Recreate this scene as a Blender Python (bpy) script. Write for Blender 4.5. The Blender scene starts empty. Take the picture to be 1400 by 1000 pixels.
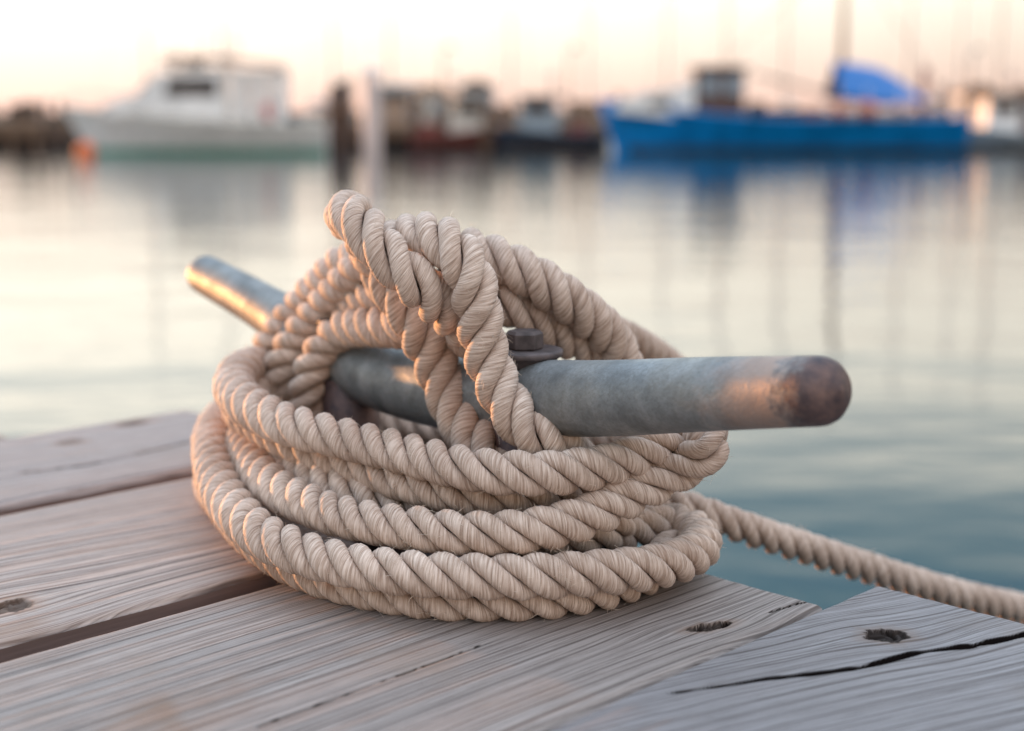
import bpy, bmesh, math, random
import numpy as np
from mathutils import Vector, Matrix

# ------------------------------------------------------------------ camera
SC = bpy.context.scene
COL = SC.collection
FPX, PITCH, CAMH = 1900.0, math.radians(9.8), 0.30
WATER_Z = -0.70
cam_d = bpy.data.cameras.new('camera')
cam = bpy.data.objects.new('camera', cam_d)
COL.objects.link(cam)
cam.location = (0, 0, CAMH)
cam.rotation_euler = (math.pi / 2 - PITCH, 0, 0)
cam_d.sensor_width = 36.0
cam_d.lens = 36.0 * FPX / 1400.0
cam_d.clip_start = 0.02
cam_d.clip_end = 20000
cam_d.dof.use_dof = True
cam_d.dof.focus_distance = 0.86
cam_d.dof.aperture_fstop = 3.5
cam_d.dof.aperture_blades = 0
SC.camera = cam

# ------------------------------------------------------------------ sky, sun, exposure
SUN_EL = math.radians(0.5)
SUN_AZ = math.radians(-49.5)          # measured from straight ahead, clockwise; negative is to the west side
world = bpy.data.worlds.new('World')
SC.world = world
world.use_nodes = True
wn, wl = world.node_tree.nodes, world.node_tree.links
wn.clear()
w_out = wn.new('ShaderNodeOutputWorld')
w_bg = wn.new('ShaderNodeBackground')
w_sky = wn.new('ShaderNodeTexSky')
w_sky.sky_type = 'NISHITA'
w_sky.sun_disc = False
w_sky.sun_elevation = SUN_EL
w_sky.sun_rotation = SUN_AZ
w_sky.air_density = 1.0
w_sky.dust_density = 2.0
w_sky.ozone_density = 1.0
# a pale evening veil of cloud low over the horizon, mixed over the sky by height
w_geo = wn.new('ShaderNodeTexCoord')
w_sep = wn.new('ShaderNodeSeparateXYZ')
wl.new(w_geo.outputs['Generated'], w_sep.inputs[0])
w_ramp = wn.new('ShaderNodeValToRGB')
cr = w_ramp.color_ramp
cr.elements[0].position = 0.0
cr.elements[0].color = (7.2, 4.5, 3.6, 1)
cr.elements[1].position = 1.0
cr.elements[1].color = (13.2, 15.8, 19.0, 1)
for pos, c in ((0.03, (7.3, 5.5, 4.6)), (0.075, (8.4, 7.5, 6.4)), (0.16, (15.5, 14.2, 11.8)), (0.23, (8.8, 9.1, 8.5)), (0.31, (4.0, 5.6, 6.3)), (0.42, (4.6, 6.2, 8.0)), (0.65, (10.0, 12.4, 15.2))):
    e = cr.elements.new(pos)
    e.color = (*c, 1)
wl.new(w_sep.outputs['Z'], w_ramp.inputs[0])
# brighter towards the sunset side
w_dot = wn.new('ShaderNodeVectorMath')       # -1 in the east .. 1 towards the afterglow
w_dot.operation = 'DOT_PRODUCT'
w_dot.inputs[1].default_value = (-0.55, 0.835, 0.0)
wl.new(w_geo.outputs['Generated'], w_dot.inputs[0])
w_half = wn.new('ShaderNodeMath')
w_half.operation = 'MULTIPLY_ADD'
w_half.inputs[1].default_value = 0.5
w_half.inputs[2].default_value = 0.5
wl.new(w_dot.outputs['Value'], w_half.inputs[0])
w_az = wn.new('ShaderNodeValToRGB')
ar = w_az.color_ramp
ar.elements[0].position, ar.elements[0].color = 0.0, (1.06, 1.06, 1.06, 1)
ar.elements[1].position, ar.elements[1].color = 1.0, (1.16, 1.16, 1.16, 1)
for pos, v_ in ((0.55, 0.60), (0.70, 0.68), (0.84, 0.84), (0.93, 1.02)):
    ar.elements.new(pos).color = (v_, v_, v_, 1)
wl.new(w_half.outputs[0], w_az.inputs[0])
w_mul = wn.new('ShaderNodeVectorMath')
w_mul.operation = 'SCALE'
wl.new(w_ramp.outputs[0], w_mul.inputs[0])
wl.new(w_az.outputs[0], w_mul.inputs['Scale'])
w_mix = wn.new('ShaderNodeMixRGB')
w_mix.inputs[0].default_value = 0.8
wl.new(w_sky.outputs[0], w_mix.inputs[1])
wl.new(w_mul.outputs[0], w_mix.inputs[2])
w_tint = wn.new('ShaderNodeMixRGB')         # the pink twilight arch opposite the sunset
w_tint.blend_type = 'MULTIPLY'
w_tint.inputs[2].default_value = (1.0, 0.86, 0.79, 1)
w_tf = wn.new('ShaderNodeMapRange')
w_tf.inputs['From Min'].default_value = 0.3
w_tf.inputs['From Max'].default_value = -0.6
wl.new(w_dot.outputs['Value'], w_tf.inputs['Value'])
wl.new(w_tf.outputs[0], w_tint.inputs[0])
wl.new(w_mix.outputs[0], w_tint.inputs[1])
wl.new(w_tint.outputs[0], w_bg.inputs['Color'])
w_bg.inputs['Strength'].default_value = 0.12
wl.new(w_bg.outputs[0], w_out.inputs['Surface'])

sun_d = bpy.data.lights.new('sun', 'SUN')
sun_d.energy = 5.8
sun_d.angle = math.radians(2.5)
sun_d.color = (1.0, 0.44, 0.15)
sun = bpy.data.objects.new('sun', sun_d)
COL.objects.link(sun)
_sd = Vector((math.sin(SUN_AZ) * math.cos(SUN_EL), math.cos(SUN_AZ) * math.cos(SUN_EL), math.sin(SUN_EL)))
sun.rotation_euler = (-_sd).to_track_quat('-Z', 'Y').to_euler()
sun.location = (-20, 0, 10)

SC.view_settings.view_transform = 'Standard'
SC.view_settings.look = 'None'
SC.view_settings.exposure = 0.78
SC.view_settings.gamma = 1.0
SC.view_settings.use_curve_mapping = False
SC.cycles.use_denoising = True
SC.cycles.max_bounces = 8
SC.cycles.caustics_reflective = False
SC.cycles.caustics_refractive = False
random.seed(7)
RNG = np.random.default_rng(11)


# ------------------------------------------------------------------ measuring helpers
def ray(px, py):
    v = (py - 500.0) / FPX
    return (px - 700.0) / FPX, math.cos(PITCH) - v * math.sin(PITCH), -(math.sin(PITCH) + v * math.cos(PITCH))


def P(px, py, Y):
    x, y, z = ray(px, py)
    k = Y / y
    return Vector((x * k, Y, CAMH + z * k))


def G(px, py, z=0.0):
    x, y, d = ray(px, py)
    k = (z - CAMH) / d
    return Vector((x * k, y * k, z))


# ------------------------------------------------------------------ object helpers
def tag(o, label=None, cat=None, group=None, kind=None):
    if label: o['label'] = label
    if cat: o['category'] = cat
    if group: o['group'] = group
    if kind: o['kind'] = kind
    return o


def empty(name, loc=(0, 0, 0), rz=0.0):
    o = bpy.data.objects.new(name, None)
    o.empty_display_size = 0.1
    o.location = loc
    o.rotation_euler = (0, 0, rz)
    COL.objects.link(o)
    return o


def link_mesh(name, verts, faces, mats, parent=None, smooth=True, mat_ids=None, uv=None):
    me = bpy.data.meshes.new(name)
    me.from_pydata([tuple(v) for v in verts], [], faces)
    for m in (mats if isinstance(mats, (list, tuple)) else [mats]):
        me.materials.append(m)
    if smooth is True:
        me.polygons.foreach_set('use_smooth', [True] * len(me.polygons))
    elif smooth is not False:
        me.polygons.foreach_set('use_smooth', smooth)
    if mat_ids is not None:
        me.polygons.foreach_set('material_index', mat_ids)
    if uv is not None:
        layer = me.uv_layers.new(name='UVMap')
        layer.data.foreach_set('uv', np.asarray(uv, dtype=np.float32).ravel())
    me.update()
    o = bpy.data.objects.new(name, me)
    COL.objects.link(o)
    if parent: o.parent = parent
    return o


def copy_tree(o, parent=None):
    c = o.copy()
    COL.objects.link(c)
    c.parent = parent
    for ch in list(o.children):
        copy_tree(ch, c)
    return c


class MB:
    """collects simple solids; build() links them as one mesh object"""

    def __init__(self):
        self.v, self.f, self.s = [], [], []

    def _add(self, vs, fs, smooth):
        b = len(self.v)
        self.v += [tuple(x) for x in vs]
        self.f += [tuple(i + b for i in f) for f in fs]
        self.s += [smooth] * len(fs) if not isinstance(smooth, list) else smooth
        return self

    def box(self, c, d, rz=0.0, bev=0.0, taper=(1, 1)):
        hx, hy, hz = d[0] / 2, d[1] / 2, d[2] / 2
        cz, sz = math.cos(rz), math.sin(rz)
        bev = min(bev, hx * .9, hy * .9, hz * .9)

        def ring(z, ix, iy, tx=1, ty=1):
            out = []
            b = max(bev, 1e-4)
            X, Y = (hx - ix) * tx, (hy - iy) * ty
            for sx, sy, first in ((1, -1, 0), (1, 1, 1), (-1, 1, 0), (-1, -1, 1)):
                a, bb = (X * sx, (Y - b) * sy), ((X - b) * sx, Y * sy)
                out += [bb, a] if first == 0 and (sx, sy) == (1, -1) else []
                if (sx, sy) == (1, 1): out += [a, bb]
                if (sx, sy) == (-1, 1): out += [bb, a]
                if (sx, sy) == (-1, -1): out += [a, bb]
            return [(c[0] + x * cz - y * sz, c[1] + x * sz + y * cz, c[2] + z) for x, y in out]

        b = max(bev, 1e-4)
        tx, ty = taper
        rings = [ring(-hz, b, b), ring(-hz + b, 0, 0), ring(hz - b, 0, 0, tx, ty), ring(hz, b, b, tx, ty)]
        vs = [p for r in rings for p in r]
        fs = [tuple(range(7, -1, -1)), tuple(24 + i for i in range(8))]
        for k in range(3):
            for i in range(8):
                j = (i + 1) % 8
                fs.append((k * 8 + i, k * 8 + j, k * 8 + 8 + j, k * 8 + 8 + i))
        return self._add(vs, fs, False)

    def tube(self, pts, rad, n=10, cap=True, smooth=True):
        pts = [Vector(p) for p in pts]
        rad = rad if isinstance(rad, (list, tuple)) else [rad] * len(pts)
        vs, fs = [], []
        t0 = (pts[1] - pts[0]).normalized()
        a = t0.cross(Vector((0.123, 0.3, 1)) if abs(t0.z) < .9 else Vector((1, 0.1, 0))).normalized()
        for i, p in enumerate(pts):
            t = (pts[min(i + 1, len(pts) - 1)] - pts[max(i - 1, 0)]).normalized()
            a = (a - t * a.dot(t)).normalized()
            b = t.cross(a)
            for k in range(n):
                q = 2 * math.pi * k / n
                vs.append(p + (a * math.cos(q) + b * math.sin(q)) * rad[i])
        for i in range(len(pts) - 1):
            for k in range(n):
                j = (k + 1) % n
                fs.append((i * n + k, i * n + j, i * n + n + j, i * n + n + k))
        sm = [smooth] * len(fs)
        if cap:
            fs += [tuple(range(n - 1, -1, -1)), tuple((len(pts) - 1) * n + k for k in range(n))]
            sm += [False, False]
        return self._add(vs, fs, sm)

    def lathe(self, c, prof, n=16, smooth=True):
        vs, fs = [], []
        for r, z in prof:
            for k in range(n):
                q = 2 * math.pi * k / n
                vs.append((c[0] + r * math.cos(q), c[1] + r * math.sin(q), c[2] + z))
        for i in range(len(prof) - 1):
            for k in range(n):
                j = (k + 1) % n
                fs.append((i * n + k, i * n + j, i * n + n + j, i * n + n + k))
        sm = [smooth] * len(fs)
        fs += [tuple(range(n - 1, -1, -1)), tuple((len(prof) - 1) * n + k for k in range(n))]
        sm += [False, False]
        return self._add(vs, fs, sm)

    def ball(self, c, r, n=12, sq=1.0):
        prof = [(max(1e-4, r * math.sin(math.pi * i / n)), -r * sq * math.cos(math.pi * i / n)) for i in range(n + 1)]
        return self.lathe(c, prof, n * 2)

    def prism(self, outline, y0, y1):
        """outline in the x-z plane, extruded from y0 to y1"""
        n = len(outline)
        vs = [(x, y0, z) for x, z in outline] + [(x, y1, z) for x, z in outline]
        fs = [tuple(range(n)), tuple(range(2 * n - 1, n - 1, -1))]
        fs += [(i, (i + 1) % n, n + (i + 1) % n, n + i)[::-1] for i in range(n)]
        return self._add(vs, fs, False)

    def loft(self, rings, closed=False, caps=False, smooth=True):
        n = len(rings[0])
        vs = [p for r in rings for p in r]
        fs = []
        m = n if closed else n - 1
        for i in range(len(rings) - 1):
            for k in range(m):
                j = (k + 1) % n
                fs.append((i * n + k, i * n + j, i * n + n + j, i * n + n + k))
        sm = [smooth] * len(fs)
        if caps:
            fs += [tuple(range(n - 1, -1, -1)), tuple((len(rings) - 1) * n + k for k in range(n))]
            sm += [False, False]
        return self._add(vs, fs, sm)

    def build(self, name, mat, parent=None):
        o = link_mesh(name, self.v, self.f, mat, parent, smooth=self.s)
        bm = bmesh.new()
        bm.from_mesh(o.data)
        bmesh.ops.recalc_face_normals(bm, faces=bm.faces)
        bm.to_mesh(o.data)
        bm.free()
        return o


# ------------------------------------------------------------------ material helpers
class NT:
    def __init__(self, name):
        self.m = bpy.data.materials.new(name)
        self.m.use_nodes = True
        self.n, self.l = self.m.node_tree.nodes, self.m.node_tree.links
        self.b = self.n['Principled BSDF']

    def new(self, t, **kw):
        o = self.n.new(t)
        for k, v in kw.items():
            if k.startswith('i_'):
                o.inputs[k[2:].replace('_', ' ')].default_value = v
            else:
                setattr(o, k, v)
        return o

    def link(self, a, b):
        self.l.new(a, b)

    def math(self, op, a, b=None, c=None):
        o = self.n.new('ShaderNodeMath')
        o.operation = op
        for i, x in enumerate((a, b, c)):
            if x is None: continue
            if isinstance(x, (int, float)): o.inputs[i].default_value = x
            else: self.l.new(x, o.inputs[i])
        return o.outputs[0]

    def noise(self, vec, scale, detail=3.0, rough=0.55, dist=0.0):
        o = self.new('ShaderNodeTexNoise')
        o.inputs['Scale'].default_value = scale
        o.inputs['Detail'].default_value = detail
        o.inputs['Roughness'].default_value = rough
        o.inputs['Distortion'].default_value = dist
        if vec is not None: self.l.new(vec, o.inputs['Vector'])
        return o.outputs['Fac']

    def ramp(self, fac, stops, interp='LINEAR'):
        o = self.new('ShaderNodeValToRGB')
        r = o.color_ramp
        r.interpolation = interp
        r.elements[0].position, r.elements[0].color = stops[0][0], (*stops[0][1], 1)
        r.elements[1].position, r.elements[1].color = stops[-1][0], (*stops[-1][1], 1)
        for p, c in stops[1:-1]:
            r.elements.new(p).color = (*c, 1)
        self.l.new(fac, o.inputs[0])
        return o.outputs[0]

    def mix(self, fac, a, b, mode='MIX'):
        o = self.new('ShaderNodeMixRGB', blend_type=mode)
        for i, x in ((0, fac), (1, a), (2, b)):
            if isinstance(x, (int, float)): o.inputs[i].default_value = x
            elif isinstance(x, tuple): o.inputs[i].default_value = (*x, 1)
            else: self.l.new(x, o.inputs[i])
        return o.outputs[0]

    def mapping(self, vec, scale=(1, 1, 1), rot=(0, 0, 0), loc=(0, 0, 0)):
        o = self.new('ShaderNodeMapping')
        o.inputs['Scale'].default_value = scale
        o.inputs['Rotation'].default_value = rot
        o.inputs['Location'].default_value = loc
        self.l.new(vec, o.inputs['Vector'])
        return o.outputs[0]

    def bump(self, h, strength, dist, normal=None):
        o = self.new('ShaderNodeBump')
        o.inputs['Strength'].default_value = strength
        o.inputs['Distance'].default_value = dist
        self.l.new(h, o.inputs['Height'])
        if normal is not None: self.l.new(normal, o.inputs['Normal'])
        return o.outputs[0]

    def coord(self, which='Object'):
        return self.new('ShaderNodeTexCoord').outputs[which]


_paint = {}


def paint(name, col, rough=0.5, metal=0.0, var=0.12, scale=3.0):
    if name in _paint: return _paint[name]
    t = NT(name)
    v = t.noise(t.coord(), scale, 4)
    d = tuple(c * (1 - var * 1.6) for c in col)
    u = tuple(min(1, c * (1 + var)) for c in col)
    t.link(t.ramp(v, [(0.3, d), (0.7, u)]), t.b.inputs['Base Color'])
    t.b.inputs['Roughness'].default_value = rough
    t.b.inputs['Metallic'].default_value = metal
    _paint[name] = t.m
    return t.m


# ------------------------------------------------------------------ materials of the foreground
def make_rope_material():
    t = NT('rope_fibre')
    uv = t.coord('UV')
    # yarns run against the lay of each strand
    rot = t.mapping(uv, rot=(0, 0, math.radians(-62)))
    fine = t.noise(t.mapping(rot, scale=(95, 1500, 1)), 1.0, 3, 0.6)
    yarn = t.noise(t.mapping(rot, scale=(40, 620, 1)), 1.0, 2, 0.5)
    obj = t.coord('Object')
    patch = t.noise(obj, 16, 4, 0.6)
    grime = t.noise(obj, 55, 5, 0.65)
    fibre = t.math('ADD', t.math('MULTIPLY', fine, 0.5), t.math('MULTIPLY', yarn, 0.5))
    c = t.ramp(fibre, [(0.30, (0.21, 0.145, 0.11)), (0.44, (0.47, 0.355, 0.285)), (0.61, (0.78, 0.66, 0.575))])
    tone = t.ramp(patch, [(0.34, (0.70, 0.64, 0.60)), (0.62, (1.0, 0.98, 0.96))])
    c = t.mix(0.8, c, tone, 'MULTIPLY')
    dirt = t.ramp(grime, [(0.56, (0, 0, 0)), (0.74, (1, 1, 1))])
    c = t.mix(t.math('MULTIPLY', dirt, 0.45), c, (0.33, 0.24, 0.185))
    t.link(c, t.b.inputs['Base Color'])
    t.b.inputs['Roughness'].default_value = 0.72
    t.b.inputs['Specular IOR Level'].default_value = 0.28
    t.b.inputs['Sheen Weight'].default_value = 0.10
    t.b.inputs['Sheen Roughness'].default_value = 0.4
    n1 = t.bump(yarn, 0.55, 0.0016)
    t.link(t.bump(fine, 0.5, 0.0007, n1), t.b.inputs['Normal'])
    return t.m


def make_fuzz_material():
    t = NT('stray_fibre')
    t.b.inputs['Base Color'].default_value = (0.70, 0.58, 0.47, 1)
    t.b.inputs['Roughness'].default_value = 0.6
    return t.m


def make_wood_material():
    t = NT('weathered_plank')
    uv = t.coord('UV')          # u along the grain, v across, in metres, already bent round the knots
    obj = t.coord('Object')
    sep = t.new('ShaderNodeSeparateXYZ')
    t.link(uv, sep.inputs[0])
    wob = t.noise(t.mapping(uv, scale=(2.2, 9, 1)), 1.0, 3, 0.5)
    v2 = t.math('ADD', sep.outputs[1], t.math('MULTIPLY', wob, 0.014))
    # growth rings cut lengthwise: uneven bands
    saw1 = t.math('SINE', t.math('MULTIPLY', v2, 2 * math.pi / 0.0054))
    saw2 = t.math('SINE', t.math('MULTIPLY', v2, 2 * math.pi / 0.0117))
    ring = t.math('ADD', t.math('MULTIPLY', saw1, 0.66), t.math('MULTIPLY', saw2, 0.34))
    comb = t.new('ShaderNodeCombineXYZ')
    t.link(sep.outputs[0], comb.inputs[0])
    t.link(v2, comb.inputs[1])
    streak = t.noise(t.mapping(comb.outputs[0], scale=(2.6, 620, 1)), 1.0, 4, 0.6)
    fibre = t.noise(t.mapping(comb.outputs[0], scale=(26, 1700, 1)), 1.0, 3, 0.6)
    broad = t.noise(t.mapping(uv, scale=(3.5, 14, 1)), 1.0, 4, 0.55)
    blot = t.noise(obj, 9, 5, 0.6)
    ringm = t.ramp(ring, [(0.50, (0, 0, 0)), (0.80, (1, 1, 1))])
    c = t.ramp(streak, [(0.34, (0.15, 0.118, 0.105)), (0.45, (0.345, 0.305, 0.285)), (0.64, (0.48, 0.435, 0.41))])
    c = t.mix(t.math('MULTIPLY', ringm, t.math('ADD', t.math('MULTIPLY', broad, 0.75), 0.25)), c, (0.065, 0.045, 0.038))
    c = t.mix(t.ramp(fibre, [(0.30, (0.85, 0.85, 0.85)), (0.51, (0, 0, 0))]), c, (0.09, 0.066, 0.057))
    c = t.mix(t.ramp(blot, [(0.55, (0, 0, 0)), (0.72, (0.5, 0.5, 0.5))]), c, (0.285, 0.22, 0.175))
    # per-vertex dark: heartwood of knots, plus shade painted into the cracks
    att = t.new('ShaderNodeAttribute', attribute_name='knot_and_shade')
    att2 = t.new('ShaderNodeAttribute', attribute_name='warm')
    c = t.mix(att2.outputs['Fac'], c, (0.26, 0.16, 0.105))
    c = t.mix(att.outputs['Fac'], c, (0.010, 0.007, 0.006))
    oi = t.new('ShaderNodeObjectInfo')          # board tints paint in warm light at left and cool sky shade at right
    c = t.mix(1.0, c, oi.outputs['Color'], 'MULTIPLY')
    t.link(c, t.b.inputs['Base Color'])
    t.b.inputs['Roughness'].default_value = 0.68
    t.link(t.math('MULTIPLY', t.math('SUBTRACT', 1.0, att.outputs['Fac']), 0.33), t.b.inputs['Specular IOR Level'])
    h = t.math('ADD', t.math('MULTIPLY', streak, 1.0), t.math('MULTIPLY', fibre, 0.5))
    h = t.math('SUBTRACT', h, t.math('MULTIPLY', ringm, 0.25))
    t.link(t.bump(h, 0.40, 0.0015), t.b.inputs['Normal'])
    return t.m


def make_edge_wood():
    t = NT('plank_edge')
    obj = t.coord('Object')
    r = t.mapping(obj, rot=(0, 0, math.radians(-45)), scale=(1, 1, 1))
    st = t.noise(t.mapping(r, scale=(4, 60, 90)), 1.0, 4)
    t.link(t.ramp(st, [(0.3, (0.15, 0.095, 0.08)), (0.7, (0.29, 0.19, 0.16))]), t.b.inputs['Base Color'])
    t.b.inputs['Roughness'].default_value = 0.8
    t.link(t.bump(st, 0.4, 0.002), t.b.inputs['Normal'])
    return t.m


def make_galvanised(tip_len):
    t = NT('galvanised_iron')
    uv = t.coord('UV')          # u: metres from the near tip along the bar
    obj = t.coord('Object')
    sep = t.new('ShaderNodeSeparateXYZ')
    t.link(uv, sep.inputs[0])
    mott = t.noise(obj, 45, 6, 0.65)
    fine = t.noise(obj, 420, 4, 0.6)
    big = t.noise(obj, 14, 3, 0.5)
    c = t.ramp(mott, [(0.30, (0.115, 0.125, 0.13)), (0.5, (0.195, 0.21, 0.217)), (0.72, (0.29, 0.307, 0.315))])
    c = t.mix(t.ramp(fine, [(0.35, (0.45, 0.45, 0.45)), (0.55, (0, 0, 0))]), c, (0.12, 0.125, 0.12))
    yel = t.ramp(big, [(0.5, (0, 0, 0)), (0.7, (0.3, 0.3, 0.3))])
    c = t.mix(yel, c, (0.33, 0.29, 0.23))
    u = t.math('ADD', sep.outputs[0], t.math('MULTIPLY', t.math('SUBTRACT', t.noise(obj, 75, 6, 0.7), 0.5), 0.055))
    worn = t.ramp(u, [(0.0, (1, 1, 1)), (0.019, (1, 1, 1)), (0.031, (0, 0, 0)), (1, (0, 0, 0))])
    pink = t.ramp(u, [(0.024, (0, 0, 0)), (0.034, (0.8, 0.8, 0.8)), (0.055, (0.55, 0.55, 0.55)), (0.085, (0, 0, 0))])
    c = t.mix(pink, c, (0.40, 0.27, 0.21))
    rust = t.ramp(t.noise(obj, 130, 5, 0.7), [(0.3, (0.05, 0.038, 0.045)), (0.7, (0.17, 0.105, 0.09))])
    c = t.mix(worn, c, rust)
    t.link(c, t.b.inputs['Base Color'])
    t.b.inputs['Metallic'].default_value = 0.35
    t.link(t.ramp(mott, [(0.3, (0.60, 0.60, 0.60)), (0.7, (0.44, 0.44, 0.44))]), t.b.inputs['Roughness'])
    n1 = t.bump(fine, 0.35, 0.0010)
    t.link(t.bump(mott, 0.25, 0.004, n1), t.b.inputs['Normal'])
    return t.m


def make_water():
    t = NT('harbour_water')
    obj = t.coord('Object')
    d1 = t.noise(t.mapping(obj, scale=(1.0, 1.6, 1)), 0.55, 3, 0.5, 0.3)
    d2 = t.noise(t.mapping(obj, scale=(1.0, 2.2, 1)), 2.6, 3, 0.5, 0.4)
    n1 = t.bump(d1, 0.075, 0.35)
    n2 = t.bump(d2, 0.055, 0.10, n1)
    t.link(n2, t.b.inputs['Normal'])
    t.b.inputs['Base Color'].default_value = (0.004, 0.036, 0.048, 1)
    t.b.inputs['Roughness'].default_value = 0.03
    t.b.inputs['IOR'].default_value = 1.33
    t.b.inputs['Specular IOR Level'].default_value = 0.5
    return t.m


M_ROPE, M_FUZZ, M_WOOD, M_EDGE, M_IRON, M_WATER = (make_rope_material(), make_fuzz_material(), make_wood_material(),
                                                   make_edge_wood(), make_galvanised(0.05), make_water())
M_RUST = paint('rusty_iron', (0.105, 0.085, 0.085), 0.6, 0.3, 0.35, 90)

# ------------------------------------------------------------------ water
wb = MB()
wb._add([(-4000, -60, WATER_Z), (4000, -60, WATER_Z), (4000, 6000, WATER_Z), (-4000, 6000, WATER_Z)], [(0, 1, 2, 3)], False)
tag(wb.build('water', M_WATER), kind='structure')

# ------------------------------------------------------------------ dock: planks on stringers
S45 = math.sqrt(0.5)


def st_xy(s, t):                 # s along the planks, t across them
    return s * S45 + t * S45, s * S45 - t * S45


def xy_st(x, y):
    return (x + y) * S45, (x - y) * S45


def seg_dist(S, T, pts):
    """distance to a polyline and the parameter along it (0..1)"""
    best = np.full(S.shape, 9.0)
    par = np.zeros(S.shape)
    L = len(pts) - 1
    for i in range(L):
        (a0, a1), (b0, b1) = pts[i], pts[i + 1]
        dx, dy = b0 - a0, b1 - a1
        k = np.clip(((S - a0) * dx + (T - a1) * dy) / (dx * dx + dy * dy), 0, 1)
        d = np.hypot(S - a0 - k * dx, T - a1 - k * dy)
        m = d < best
        best = np.where(m, d, best)
        par = np.where(m, (i + k) / L, par)
    return best, par


def vnoise(x, seed):
    r = np.random.default_rng(seed).random(4096)
    i = np.floor(x).astype(int)
    f = x - i
    f = f * f * (3 - 2 * f)
    return r[i % 4096] * (1 - f) + r[(i + 1) % 4096] * f


def plank(parent, t0, t1, s_end, seed, knots=(), cracks=(), bend=None, corner=0.004, thick=0.045, s0=-1.1, warm=(), label=None, ds=0.0022, tone=(1, 1, 1)):
    ss = np.concatenate([np.linspace(s0, 0.18, 14)[:-1], np.linspace(0.18, s_end, int((s_end - 0.18) / ds))])
    tt = np.linspace(t0, t1, int((t1 - t0) / 0.0009))
    # denser near the rounded long edges
    e = np.array([0.0006, 0.0012, 0.002, 0.003])
    tt = np.unique(np.concatenate([tt, t0 + e, t1 - e]))
    ss = np.unique(np.concatenate([ss, s_end - e]))
    S, T = np.meshgrid(ss, tt, indexing='ij')
    # rounded and slightly ragged edges
    d_edge = np.minimum(np.minimum(T - t0, t1 - T), s_end - S)
    Rr = corner + 0.001 * vnoise(S * 60 + T * 13, seed)
    q = np.clip(1 - d_edge / Rr, 0, 1)
    H = -Rr * (1 - np.sqrt(np.clip(1 - q * q, 0, 1)))
    H += 0.0004 * (vnoise(T * 130 + 0.5 * np.sin(S * 6), seed + 1) - 0.5)
    H += 0.0005 * (vnoise(T * 18, seed + 2) - 0.5)
    knot_and_shade = np.zeros(S.shape)
    wrm = np.zeros(S.shape)
    gu, gv = S.copy(), T.copy()
    if bend is not None:
        gu, gv = bend(S, T)
    for (ks, kt, ra, rb, ang, deep) in knots:
        ca, sa = math.cos(ang), math.sin(ang)
        a = (S - ks) * ca + (T - kt) * sa
        b = -(S - ks) * sa + (T - kt) * ca
        th = np.arctan2(b, a)
        wob = 1 + 0.30 * (vnoise(th * 2.2 + 20, seed + 5) - 0.5) + 0.25 * (vnoise(th * 6 + 60, seed + 6) - 0.5)
        r = np.hypot(a / ra, b / rb) / wob
        # grain swells round the knot
        g = np.exp(-((a / (ra * 3.2)) ** 2 + (b / (rb * 3.2)) ** 2))
        gv = gv - (T - kt) * 0.42 * g
        core = np.clip((1.0 - r) / 0.12, 0, 1)
        grain = vnoise(np.hypot(a, b) * 380 + th * 1.5, seed + 8)
        knot_and_shade = np.maximum(knot_and_shade, np.clip((1.12 - r) / 0.12, 0, 1) * (0.72 + 0.28 * grain) * deep)
        wrm = np.maximum(wrm, np.clip((1.9 - r) / 0.9, 0, 1) * 0.55)
        H -= 0.0035 * core * deep * (0.3 + grain)
    for (pts, w0, w1, depth) in cracks:
        d, k = seg_dist(S, T, pts)
        wdt = (w0 + (w1 - w0) * k) * (0.55 + 0.9 * vnoise(k * 26, seed + 9))
        ends = np.clip(k / 0.03, 0, 1) * np.clip((1 - k) / 0.01 + (1 if w1 > w0 * 1.5 else 0), 0, 1)
        c = np.clip((1.2 - d / np.maximum(wdt, 1e-5)) / 0.8, 0, 1) * ends
        H -= depth * c
        knot_and_shade = np.maximum(knot_and_shade, np.clip((1.75 - d / np.maximum(wdt, 1e-5)) / 0.4, 0, 1) * ends)  # shade inside the crack, painted as colour wider than the groove
    for (ws, wt, ra, rb, amt) in warm:
        r = np.hypot((S - ws) / ra, (T - wt) / rb)
        n = vnoise(S * 90 + 31 * T, seed + 12) * 0.7 + vnoise(T * 220 + S * 30, seed + 13) * 0.6
        wrm = np.maximum(wrm, np.clip((1.25 - r) * 1.4, 0, 1) * np.clip(n, 0, 1) * amt)
    ns, nt = S.shape
    X, Y = st_xy(S, T)
    verts = np.stack([X, Y, H], -1).reshape(-1, 3)
    idx = np.arange(ns * nt).reshape(ns, nt)
    f = np.stack([idx[:-1, :-1], idx[1:, :-1], idx[1:, 1:], idx[:-1, 1:]], -1).reshape(-1, 4)
    f = f[:, ::-1]
    nv = len(verts)
    # skirt: sides, ends and underside
    border = np.concatenate([idx[:, 0], idx[-1, 1:], idx[-2::-1, -1], idx[0, -2:0:-1]])
    low = verts[border].copy()
    low[:, 2] = -thick
    nb = len(border)
    allv = np.concatenate([verts, low])
    sides = [(int(border[i]), nv + i, nv + (i + 1) % nb, int(border[(i + 1) % nb])) for i in range(nb)]
    faces = [tuple(int(i) for i in q_) for q_ in f] + sides + [tuple(range(nv, nv + nb))]
    mids = [0] * len(f) + [1] * (len(sides) + 1)
    # make sure of outward winding
    a, b, c3 = allv[faces[0][0]], allv[faces[0][1]], allv[faces[0][2]]
    if np.cross(b - a, c3 - a)[2] < 0:
        faces = [tuple(reversed(q_)) for q_ in faces]
    uvv = np.stack([gu + seed * 3.1, gv + seed * 1.7], -1).reshape(-1, 2)
    uvv = np.concatenate([uvv, uvv[border]])
    loops = np.fromiter((i for q_ in faces for i in q_), dtype=np.int64)
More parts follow.
